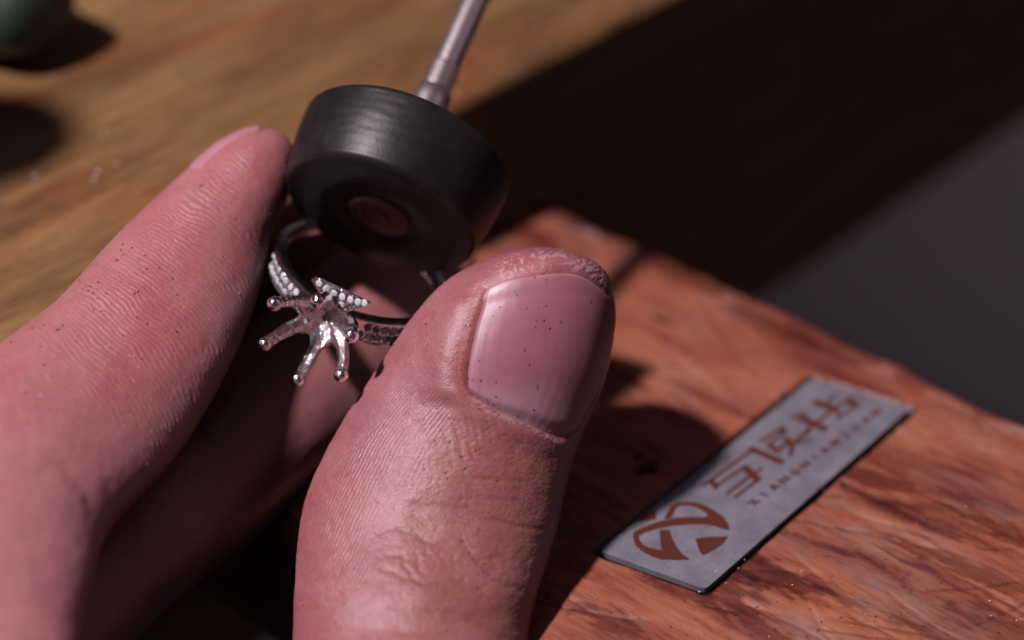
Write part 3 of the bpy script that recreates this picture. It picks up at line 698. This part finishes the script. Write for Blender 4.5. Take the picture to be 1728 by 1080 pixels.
def thumb_nail():
    n, m = 70, 64
    v = np.linspace(0, 1, n)[:, None]; u = np.linspace(0, 1, m)[None]      # v: free edge to cuticle, u: left to right
    le = cspline([(819, 493), (803, 540), (792, 585), (786, 625), (788, 662)], v[:, 0] * 4)
    re = cspline([(1030, 508), (1035, 545), (1027, 600), (1008, 662), (960, 745)], v[:, 0] * 4)
    to = cspline([(819, 493), (862, 475), (920, 466), (978, 469), (1030, 508)], u[0] * 4)
    bo = cspline([(788, 662), (825, 690), (870, 710), (915, 730), (960, 745)], u[0] * 4)
    a, b = v[..., None], u[..., None]
    xy = (1 - b) * le[:, None] + b * re[:, None] + (1 - a) * to[None] + a * bo[None] - ((1 - a) * (1 - b) * to[0] + (1 - a) * b * to[-1] + a * (1 - b) * bo[0] + a * b * bo[-1])
    P, Nn = lookup(T, T0, xy[..., 0], xy[..., 1])
    P = P.reshape(n, m, 3); Nn = Nn.reshape(n, m, 3)
    for _ in range(6):
        for A in (P, Nn):
            A[1:-1, 1:-1] = (A[:-2, 1:-1] + A[2:, 1:-1] + A[1:-1, :-2] + A[1:-1, 2:]) / 4
    Nn /= np.linalg.norm(Nn, axis=2)[..., None]
    uu, vv = u + 0 * v, v + 0 * u
    lift = 0.12 + 0.22 * sstep(0.16, 0.0, vv) * 1.0 - 0.50 * sstep(0.92, 1.0, vv) - 0.25 * sstep(0.06, 0.0, uu) + 0.012 * vnoise(uu * 26, vv * 2, 5) + 0.04 * fbm(uu * 3, vv * 3, 6)
    C = np.zeros((n, m, 3)) + np.array([0.58, 0.27, 0.305])
    def blend(w, c):
        nonlocal C
        C = C * (1 - w[..., None]) + np.array(c) * w[..., None]
    blend(0.6 * sstep(0.30, 0.0, uu), (0.60, 0.36, 0.41))  # paler violet left side: the nail's sheen painted into its colour
    blend(0.55 * np.exp(-((uu - 0.5) / 0.25)**2 - ((vv - 0.5) / 0.35)**2), (0.58, 0.255, 0.265))
    blend(0.7 * sstep(0.72, 0.95, vv - 0.75 * (uu - 0.55)**2 + 0.05 + 0.05 * fbm(uu * 5, vv * 5, 97)), (0.76, 0.56, 0.58))
    blend(0.22 * sstep(-0.1, 0.35, fbm(uu * 9, vv * 2.0, 91)), (0.56, 0.22, 0.25))
    blend(0.9 * sstep(0.10, 0.04, vv + 0.10 * sstep(0.1, 0.42, uu)), (0.95, 0.82, 0.68))
    grime = np.maximum(sstep(0.035, 0.0, uu), sstep(0.985, 1.0, vv)) * sstep(-0.2, 0.3, fbm(uu * 20, vv * 20, 93)); blend(0.6 * grime, (0.12, 0.06, 0.05))
    blend(0.5 * sstep(0.035, 0.01, vv), (0.70, 0.5, 0.45))
    C = C * np.array([0.82, 0.70, 0.76])
    o = patch_solid('thumb_nail', P.reshape(-1, 3), Nn.reshape(-1, 3), n, m, lift, 0.5, C.reshape(-1, 3), M_nail, hand)
    tag(o, 'broad pink thumb nail with pale crescent and dark specks')
    return P, Nn, lift
NP, NN_, NLIFT = thumb_nail()
def index_nail():
    n, m = 40, 24
    q0, q1 = 0.75, 3.75
    rows = [int(np.argmin(abs(I['q'][:, 0] - q))) for q in np.linspace(q0, q1, n)]
    th = np.linspace(2.42, 4.3, m)
    P = np.zeros((n, m, 3)); Nn = np.zeros((n, m, 3))
    t0 = I['th']
    for i, r in enumerate(rows):
        for j, t in enumerate(th):
            k = int(np.argmin(abs(t0 - t))); P[i, j] = I0[r, k]; Nn[i, j] = I['nn'][r, k]
    for _ in range(3): P[1:-1, 1:-1] = (P[:-2, 1:-1] + P[2:, 1:-1] + P[1:-1, :-2] + P[1:-1, 2:]) / 4
    v = np.linspace(0, 1, n)[:, None] + 0 * th[None]
    lift = 0.20 + 0.12 * sstep(0.3, 0, v) - 0.6 * sstep(0.75, 1, v) - 0.22 * sstep(2.7, 2.42, th)[None]
    C = np.zeros((n * m, 3)) + np.array([0.62, 0.30, 0.34])
    o = patch_solid('index_nail', P.reshape(-1, 3), Nn.reshape(-1, 3), n, m, lift, 0.4, C, M_nail, hand)
    tag(o, 'index finger nail seen edge on')
index_nail()

# ------------------------------------------------------------------ the ring
def cam_vec(r, u, f): return Vector(r * CR + u * CU + f * CF).normalized()
RZ = cam_vec(-0.31, -0.44, -0.84)                       # out through the setting
RX = cam_vec(0.882, -0.456, -0.124); RX = (RX - RX.dot(RZ) * RZ).normalized()
RY = RZ.cross(RX)
if RY.dot(Vector(CU)) < 0: print('ring axis flipped')
HEAD = Vector(at(np.array(551.0), np.array(537.0), np.array(249.0)))
RCTR = HEAD - RZ * 9.8
ring = bpy.data.objects.new('ring', None); COL.objects.link(ring); ring.empty_display_size = 0.01
ring.matrix_world = Matrix.Translation(RCTR * MM) @ Matrix((RX, RY, RZ)).transposed().to_4x4()
tag(ring, 'silver ring with six long open claws and small stones along its band, no centre stone', 'ring')
def ring_band():
    n = 220; V = []; F = []
    for i in range(n):
        a = 2 * math.pi * i / n; h = abs(((a + math.pi) % (2 * math.pi)) - math.pi)    # 0 at the head
        ch = float(sstep(1.30, 1.05, np.array(h)))                                       # channel for the stones
        w = 0.60 + 0.80 * float(sstep(2.4, 0.5, np.array(h))); ro = 9.75 + 0.15 * float(sstep(2.0, 0.6, np.array(h)))
        ri = 8.45; rail = 0.22; dp = 0.28 * ch
        prof = [(-w, ri + 0.1), (-w - 0.02, ro - 0.12), (-w + 0.05, ro), (-w + rail, ro), (-w + rail + 0.04, ro - dp), (0, ro - dp + 0.02), (w - rail - 0.04, ro - dp), (w - rail, ro), (w - 0.05, ro), (w + 0.02, ro - 0.12), (w, ri + 0.1), (w - 0.15, ri), (0, ri - 0.05), (-w + 0.15, ri)]
        for y, r in prof: V.append((r * math.sin(a), y, r * math.cos(a)))
    m = len(prof)
    for i in range(n):
        for j in range(m):
            k, l = (i + 1) % n, (j + 1) % m; F.append([i * m + j, i * m + l, k * m + l, k * m + j])
    o = mesh_obj('band', V, F, M_silver, ring, smooth=True)
    bm = bmesh.new(); bm.from_mesh(o.data); bmesh.ops.recalc_face_normals(bm, faces=bm.faces)
    for e in bm.edges:
        if len(e.link_faces) == 2 and e.calc_face_angle() > 0.6: e.smooth = False
    bm.to_mesh(o.data); bm.free()
ring_band()
def tube_mesh(pts, rad, k=12, cap=True, squash=None):
    pts = [Vector(p) for p in pts]; V, F = [], []
    up = None
    for i, p in enumerate(pts):
        t = (pts[min(i + 1, len(pts) - 1)] - pts[max(i - 1, 0)]).normalized()
        if up is None: up = t.orthogonal().normalized()
        up = (up - up.dot(t) * t).normalized(); s = t.cross(up)
        for j in range(k):
            a = 2 * math.pi * j / k; V.append(tuple(p + (up * math.cos(a) + s * math.sin(a)) * rad[i]))
    n = len(pts)
    for i in range(n - 1):
        for j in range(k): F.append([i * k + j, i * k + (j + 1) % k, (i + 1) * k + (j + 1) % k, (i + 1) * k + j])
    F.append(list(range(k))[::-1]); F.append([(n - 1) * k + j for j in range(k)])
    return V, F
def smooth_pts(ctrl, n): return cspline(ctrl, np.linspace(0, len(ctrl) - 1, n))
BEAD = None
for i, az in enumerate((95, 35, 335, 275, 215, 155)):
    a = math.radians(az); ca, sa = math.cos(a), math.sin(a); L = 1.0 + random.uniform(-0.05, 0.05)
    if az in (35, 95): L *= 0.97
    ctrl = [(1.5, 9.6), (2.2, 10.3), (3.2, 11.2), (4.2, 12.8), (4.75 * L, 14.0), (5.0 * L, 14.6)]
    P = smooth_pts([(r * ca, r * sa, z) for r, z in ctrl], 22)
    rad = np.interp(np.linspace(0, 1, 22), [0, .3, .6, .85, 1], [0.72, 0.72, 0.64, 0.60, 0.64]) * (1 + 0.06 * rng.normal(size=22))
    V, F = tube_mesh(P, rad, 7)
    pr = mesh_obj('prong', V, F, M_cast if i in (2, 3) else M_silver, ring, smooth=False)
    bm = bmesh.new(); bmesh.ops.create_uvsphere(bm, u_segments=20, v_segments=14, radius=0.78)
    c = Vector((5.05 * L * ca, 5.05 * L * sa, 14.75))
    for v in bm.verts: v.co = c + v.co * (1 + 0.03 * random.random())
    bm_obj('bead', bm, M_silver, pr, True)
def seat():
    # scalloped cup that the claws grow from
    n, m = 84, 14; V, F = [], []
    for i in range(n):
        a = 2 * math.pi * i / n; lob = 0.5 + 0.5 * math.cos(6 * (a - math.radians(35)))
        top = 10.75 + 0.9 * lob
        for j in range(m):
            t = j / (m - 1)
            if t < 0.5: k = t / 0.5; z = 9.4 + (top - 9.4) * k; r = 1.5 + 0.95 * (z - 9.4)      # outside
            else: k = (t - 0.5) / 0.5; z = top - (top - 9.75) * k; r = max(0.05, 1.5 + 0.95 * (z - 9.4) - 0.45 - 0.9 * k * k)
            r *= 1 + 0.04 * float(fbm(np.array(a * 3 + 9), np.array(z * 1.2), 6)); V.append((r * math.cos(a), r * math.sin(a), z))
    for i in range(n):
        for j in range(m - 1): k = (i + 1) % n; F.append([i * m + j, k * m + j, k * m + j + 1, i * m + j + 1])
    o = mesh_obj('seat', V, F, M_cast, ring)
seat()
# pavé stones: one cut stone mesh shared by all
def stone_mesh(r):
    bm = bmesh.new(); k = 8
    rings = []
    for rr, z, off in ((0.55, 0.30, 0), (0.9, 0.15, 0.5), (1.0, 0.0, 0), (0.95, -0.06, 0)):
        rings.append([bm.verts.new((r * rr * math.cos(2 * math.pi * (j + off) / k), r * rr * math.sin(2 * math.pi * (j + off) / k), r * z)) for j in range(k)])
    bm.faces.new(rings[0])
    for a, b, sh in ((rings[0], rings[1], 0), (rings[1], rings[2], 1), (rings[2], rings[3], 0)):
        for j in range(k):
            if sh == 0: bm.faces.new((a[j], b[j], a[(j + 1) % k])); bm.faces.new((b[j], b[(j + 1) % k], a[(j + 1) % k]))
            else: bm.faces.new((a[j], b[j], b[(j + 1) % k])); bm.faces.new((a[j], b[(j + 1) % k], a[(j + 1) % k]))
    tip = bm.verts.new((0, 0, -0.6 * r))
    for j in range(k): bm.faces.new((rings[3][j], rings[3][(j + 1) % k], tip))
    bmesh.ops.recalc_face_normals(bm, faces=bm.faces)
    me = bpy.data.meshes.new('stone'); bm.to_mesh(me); bm.free(); me.transform(Matrix.Scale(MM, 4)); me.materials.append(M_gem)
    return me
STONE = stone_mesh(0.46)
grains = []
def put_stone(p, nrm, k=1.0):
    o = bpy.data.objects.new('stone', STONE); COL.objects.link(o); o.parent = ring
    q = Vector(nrm).to_track_quat('Z', 'Y').to_matrix() @ Matrix.Rotation(random.uniform(0, 3), 3, 'Z') @ Matrix.Rotation(random.uniform(-.45, .45), 3, 'X') @ Matrix.Rotation(random.uniform(-.35, .35), 3, 'Y')
    o.matrix_local = Matrix.Translation(Vector(p) * MM) @ q.to_4x4() @ Matrix.Scale(k, 4)
for sgn in (-1, 1):
    for row in (-1, 1):
        for k in range(8):
            a = sgn * (0.40 + 0.095 * k + (0.045 if row > 0 else 0)); r = 9.68
            put_stone((r * math.sin(a), row * 0.55, r * math.cos(a)), (math.sin(a), 0, math.cos(a)))
            for yy in (row * 1.02, row * 0.08):
                b = a + 0.048; grains.append((9.78 * math.sin(b), yy, 9.78 * math.cos(b)))
# raised three-cornered shoulder beside the head, set with stones
def gallery():
    top = [(-2.9, 3.9, 10.5), (-2.1, 4.6, 10.5), (4.1, 4.6, 10.3), (1.7, 2.1, 11.0), (-0.6, 2.5, 11.0)]
    bot = [(-1.9, 2.9, 9.0), (-1.3, 3.3, 9.0), (2.4, 3.3, 8.9), (1.0, 1.3, 9.3), (-0.4, 1.3, 9.3)]
    bm = bmesh.new(); A = [bm.verts.new(p) for p in top]; B = [bm.verts.new(p) for p in bot]
    bm.faces.new(A); bm.faces.new(B[::-1])
    for i in range(5): bm.faces.new((A[i], B[i], B[(i + 1) % 5], A[(i + 1) % 5]))
    bmesh.ops.recalc_face_normals(bm, faces=bm.faces)
    bmesh.ops.bevel(bm, geom=list(bm.edges), offset=0.10, segments=2, affect='EDGES')
    bm_obj('shoulder', bm, M_silver, ring)
    for (x, y) in ((-1.75, 4.0), (-0.85, 3.85), (0.05, 3.8), (0.95, 3.85), (1.85, 3.95), (2.65, 4.1), (3.3, 4.3), (0.25, 2.95), (1.2, 3.0), (-0.45, 3.1)):
        z = 10.62 + 0.24 * (4.4 - y) / 1.0 * 0.9
        put_stone((x, y, z), (0, 0.22, 1), 0.92)
    for x in np.arange(-2.3, 3.4, 0.42): grains.append((x, 4.38, 10.52))
    for t in np.linspace(0, 1, 7): grains.append((3.4 - 1.9 * t, 4.3 - 1.9 * t, 10.4 + 0.6 * t))
gallery()
def grain_mesh():
    bm = bmesh.new()
    for g in grains:
        r = bmesh.ops.create_icosphere(bm, subdivisions=1, radius=0.19)
        for v in r['verts']: v.co += Vector(g)
    o = bm_obj('bead_setting', bm, M_silver, ring, True); o['kind'] = 'stuff'
grain_mesh()

# ------------------------------------------------------------------ the polishing wheel
WA = cam_vec(0.335, 0.825, 0.457)                        # along the shank, away from the wheel
WB = Vector(at(np.array(638.0), np.array(366.0), np.array(254.5)))
wheel = bpy.data.objects.new('polishing_wheel', None); COL.objects.link(wheel); wheel.empty_display_size = 0.01
wx = WA.orthogonal().normalized(); wy = WA.cross(wx)
wheel.matrix_world = Matrix.Translation(WB * MM) @ Matrix((wx, wy, WA)).transposed().to_4x4() @ Matrix.Scale(1.02, 4)
tag(wheel, 'black rubber polishing wheel on a steel shank poised over the ring', 'polishing wheel')
def lathe(name, prof, mat, parent, n=128, wob=0.0):
    V, F = [], []
    for i in range(n):
        a = 2 * math.pi * i / n
        for r, z in prof:
            rr = r * (1 + wob * float(vnoise(np.array(a * 8), np.array(z * 2), 4))); V.append((rr * math.cos(a), rr * math.sin(a), z))
    m = len(prof)
    for i in range(n):
        for j in range(m - 1):
            k = (i + 1) % n; F.append([i * m + j, k * m + j, k * m + j + 1, i * m + j + 1])
    o = mesh_obj(name, V, F, mat, parent)
    bm = bmesh.new(); bm.from_mesh(o.data); bmesh.ops.remove_doubles(bm, verts=bm.verts, dist=1e-7); bmesh.ops.recalc_face_normals(bm, faces=bm.faces)
    for e in bm.edges:
        if len(e.link_faces) == 2 and e.calc_face_angle() > 0.7: e.smooth = False
    bm.to_mesh(o.data); bm.free()
    return o
bp = [(0.001, 0.25), (3.6, 0.25), (4.4, 0.05)]
bp += [(4.4 + (9.6 - 4.4) * t, -0.35 * math.sin(math.pi * t) + 0.008 * math.sin(30 * t)) for t in np.linspace(0.05, 1, 24)]
bp += [(9.6 + 0.9 * math.sin(a), 0.9 - 0.9 * math.cos(a)) for a in np.linspace(0.1, math.pi / 2, 8)]
bp += [(10.5 + 0.9 * t + 0.22 * math.sin(math.pi * t) + 0.004 * math.sin(42 * t), 0.9 + 6.9 * t) for t in np.linspace(0.03, 1, 40)]
bp += [(11.42, 8.0), (11.35, 8.3), (11.0, 8.6), (10.3, 8.8), (8, 8.85), (4, 8.7), (2.2, 8.7), (0.001, 8.7)]
lathe('wheel', bp, M_rubber, wheel, 160, 0.0015)
lathe('hub', [(0.001, -0.30), (1.0, -0.30), (1.25, -0.22), (1.3, -0.05), (2.0, -0.02), (2.1, -0.12), (3.0, -0.10), (3.3, 0.0), (3.4, 0.3)], M_hub, wheel, 64)
lathe('ferrule', [(0.001, 7.8), (2.05, 7.8), (2.1, 8.6), (2.1, 15.0), (1.98, 16.4), (1.75, 16.75), (1.5, 16.8), (0.001, 16.8)], M_steel, wheel, 64)
cp = [(0.001, 16.6), (1.6, 16.6)]
for k in range(5):
    z = 16.8 + k * 0.62; cp += [(1.66, z), (1.78, z + 0.14), (1.78, z + 0.38), (1.66, z + 0.52)]
lathe('collar', cp + [(1.5, 20.0), (0.001, 20.0)], M_steel, wheel, 64)
lathe('shank', [(0.001, 19.7), (1.42, 19.7), (1.46, 20.4), (1.5, 40), (1.5, 75), (0.001, 75)], M_steel, wheel, 64)

# ------------------------------------------------------------------ things on the bench at the left edge
def blob(name, rings, mat, label, cat):
    """rings: (centre, radius) along the thing, lying on the bench"""
    P = smooth_pts([c for c, r in rings], 40); R = cspline([r for c, r in rings], np.linspace(0, len(rings) - 1, 40))[:, 0]
    V, F = tube_mesh(P, np.maximum(R, 0.05), 32)
    o = mesh_obj(name, V, F, mat); tag(o, label, cat); return o
g0 = onz(80, 18, BENCH_Z + 8); gd = np.array([-0.82, 0.57, 0])
blob('tool_handle', [(g0 + gd * t, r) for t, r in ((-1.0, 0.3), (-0.2, 4.0), (2, 6.4), (8, 7.6), (20, 8), (50, 7.5), (80, 7))], M_green, 'blurred dark green tool handle at the far left corner of the bench', 'tool handle')
# unseen lidded vessel, added out of the picture to cast a soft shadow into it
shadow_caster = bpy.data.objects.new('shadow_caster', None); COL.objects.link(shadow_caster); shadow_caster.empty_display_size = 0.01
jp = onz(46, 268, BENCH_Z) + np.array([LDIR[0], LDIR[1], 0]) / LDIR[2] * 58.0
shadow_caster.location = Vector(jp) * MM
tag(shadow_caster, 'unseen dark glass vessel added beyond the left edge to cast a soft shadow', 'shadow_caster')
lathe('body', [(0.001, 0.05), (10.0, 0.05), (10.8, 0.8), (11.0, 2), (11.0, 44), (10.2, 47), (8.6, 49), (8.6, 52), (0.001, 52)], M_dark, shadow_caster, 48)
lathe('lid', [(0.001, 51), (9.6, 51), (9.8, 51.4), (9.8, 60), (9.2, 60.8), (0.001, 61)], M_rubber, shadow_caster, 48)

# ------------------------------------------------------------------ filings and dust
def shards(name, items, mat, label, cat):
    bm = bmesh.new()
    for p, nrm, L, w, a in items:
        q = Vector(nrm).to_track_quat('Z', 'Y').to_matrix() @ Matrix.Rotation(a, 3, 'Z')
        r = bmesh.ops.create_cube(bm, size=1)
        for v in r['verts']:
            c = Vector((v.co.x * L * (0.7 + 0.6 * random.random()), v.co.y * w * (0.6 + 0.8 * random.random()), v.co.z * w * 0.8)); v.co = Vector(p) + Vector(nrm) * (w * 0.25) + q @ c
    o = bm_obj(name, bm, mat); tag(o, label, cat, kind='stuff'); return o
items = []; pale = []
def nearest(G, x, y):
    f = np.sin(G['th'])[None] > 0.02
    d = np.where(f, (G['x'] - x)**2 + (G['y'] - y)**2, 1e12); i = np.unravel_index(np.argmin(d), d.shape)
    return G['pos'][i], G['nn'][i]
c3 = lambda x, y: (700 + x / 2.842, 400 + y / 2.842)
thumb_spots = [c3(*p) for p in ((72, 285), (277, 330), (56, 420), (250, 430), (268, 428), (272, 495), (42, 368), (105, 843), (95, 980), (165, 985), (293, 1022), (220, 1055), (158, 868), (310, 828), (265, 800))]
thumb_spots += [(460 + a / 2.7, 680 + b / 2.7) for a, b in ((490, 82), (738, 175), (855, 245), (688, 300), (705, 332), (785, 318), (796, 345), (878, 298), (928, 215), (805, 180), (1055, 325), (1020, 352), (975, 527), (888, 467), (662, 460), (860, 545), (518, 610), (642, 642), (740, 722), (862, 625), (950, 748), (1085, 740), (932, 780), (138, 922), (790, 1035), (630, 510), (1240, 690), (1395, 80))]
for x, y in thumb_spots:
    p, n_ = nearest(T, x, y); items.append((p, n_, random.uniform(0.10, 0.24), random.uniform(0.06, 0.10), random.uniform(0, 3)))
for x, y in [(a / 2.16, 200 + b / 2.16) for a, b in ((328, 612), (322, 628), (340, 638), (425, 518), (440, 480), (450, 458), (528, 495), (388, 640), (490, 636), (505, 632), (342, 695), (367, 700), (230, 755), (208, 770), (160, 755), (118, 766), (205, 660), (40, 818), (148, 832), (160, 898), (278, 812), (518, 875), (537, 748), (500, 722), (630, 585), (580, 545), (532, 548), (735, 242), (645, 780), (92, 1000), (447, 792), (645, 640), (862, 360))] + [(a / 2.25, 600 + b / 2.25) for a, b in ((145, 442), (97, 690), (110, 768), (272, 348), (168, 36), (540, 10), (98, 144))]:
    if x < 0: continue
    p, n_ = nearest(I, x, y); items.append((p, n_, random.uniform(0.12, 0.28), random.uniform(0.08, 0.13), random.uniform(0, 3)))
nx, ny = proj(NP)
for a, b in ((482, 262), (488, 276), (573, 205), (630, 208), (378, 382), (414, 342), (338, 467), (310, 596), (278, 680), (318, 688), (386, 696), (350, 784), (378, 803), (390, 768), (565, 832), (590, 710), (588, 728), (524, 545), (580, 398), (612, 397), (580, 437), (650, 437), (632, 336), (597, 345), (530, 345), (700, 412), (853, 543), (888, 356), (908, 260), (840, 310), (820, 655), (495, 862), (700, 885), (550, 607)):
    x, y = c3(a, b); d = (nx - x)**2 + (ny - y)**2; i = np.unravel_index(np.argmin(d), d.shape)
    items.append((NP[i] + NN_[i] * NLIFT[i], NN_[i], random.uniform(0.09, 0.22), random.uniform(0.06, 0.10), random.uniform(0, 3)))
for pts, n_c, sp in (([(815, 500), (800, 550), (790, 600), (785, 650)], 22, 5.0), ([(795, 668), (850, 705), (940, 746)], 14, 4.0), ([(790, 858), (823, 874), (886, 891)], 12, 5.0), ([(778, 910), (812, 956), (852, 987)], 14, 5.0), ([(640, 900), (670, 890), (727, 917)], 8, 6.0)):
    P_ = np.array(pts, float)
    for k in range(n_c):
        t = rng.uniform(0, len(P_) - 1.001); i_ = int(t); x, y = P_[i_] + (P_[i_ + 1] - P_[i_]) * (t - i_) + rng.normal(0, sp, 2)
        p, n_ = nearest(T, x, y); w_ = rng.uniform(0.03, 0.10); items.append((p, n_, w_ * rng.uniform(1, 3), w_, random.uniform(0, 3)))
for cx, cy, n_c, sp in ((152, 487, 9, 16), (90, 550, 6, 20), (215, 440, 7, 18)):
    for k in range(n_c):
        p, n_ = nearest(I, cx + rng.normal(0, sp), cy + rng.normal(0, sp)); w_ = rng.uniform(0.04, 0.10); items.append((p, n_, w_ * rng.uniform(1, 2.5), w_, random.uniform(0, 3)))
shards('metal_filings', items, M_filing, 'tiny dark metal filings sprinkled over the thumb, nail and index finger', 'filings')
for k in range(90):
    x, y = rng.uniform(40, 450), rng.uniform(260, 900)
    if not inside(np.array([x]), np.array([y]), np.array(IL[:12] + IR[11::-1], float))[0]: continue
    p, n_ = nearest(I, x, y); s_ = random.uniform(0.05, 0.11); pale.append((p, n_, s_, s_, 0.3))
for x, y in ((435, 461), (68, 668), (295, 758)):
    p, n_ = nearest(I, x, y); pale.append((p, n_, 0.2, 0.1, random.uniform(0, 3)))
for k in range(50):
    x, y = rng.uniform(520, 900), rng.uniform(450, 1070)
    p, n_ = nearest(T, x, y); s_ = random.uniform(0.04, 0.09); pale.append((p, n_, s_, s_, 0.3))
def on_pin(x, y):
    w = onz(x, y, PIN_Z); return w + np.array([0, 0, 0.05])
for x, y in ((1352, 886), (1258, 700), (1337, 988), (1353, 965), (1298, 1075), (1208, 965), (1225, 985), (1180, 1000), (1246, 960), (1630, 856), (1670, 1015), (1672, 1040), (1715, 1048), (1460, 1038)):
    s_ = random.uniform(0.08, 0.15); pale.append((on_pin(x, y), (0, 0, 1), s_, s_, 0.5))
for k in range(60):
    x, y = rng.uniform(1000, 1728), rng.uniform(820, 1080); s_ = random.uniform(0.04, 0.08)
    w = onz(x, y, PIN_Z)
    pale.append((on_pin(x, y), (0, 0, 1), s_, s_, 0.5))
for x, y in ((770, 160), (176, 226), (198, 280), (166, 292), (160, 305), (905, 40), (60, 300)):
    pale.append((onz(x, y, BENCH_Z) + np.array([0, 0, 0.1]), (0, 0, 1), 0.3, 0.3, 0.5))
shards('pale_dust', pale, M_dust, 'pale grains of dust scattered over the fingers, pin and bench', 'dust')
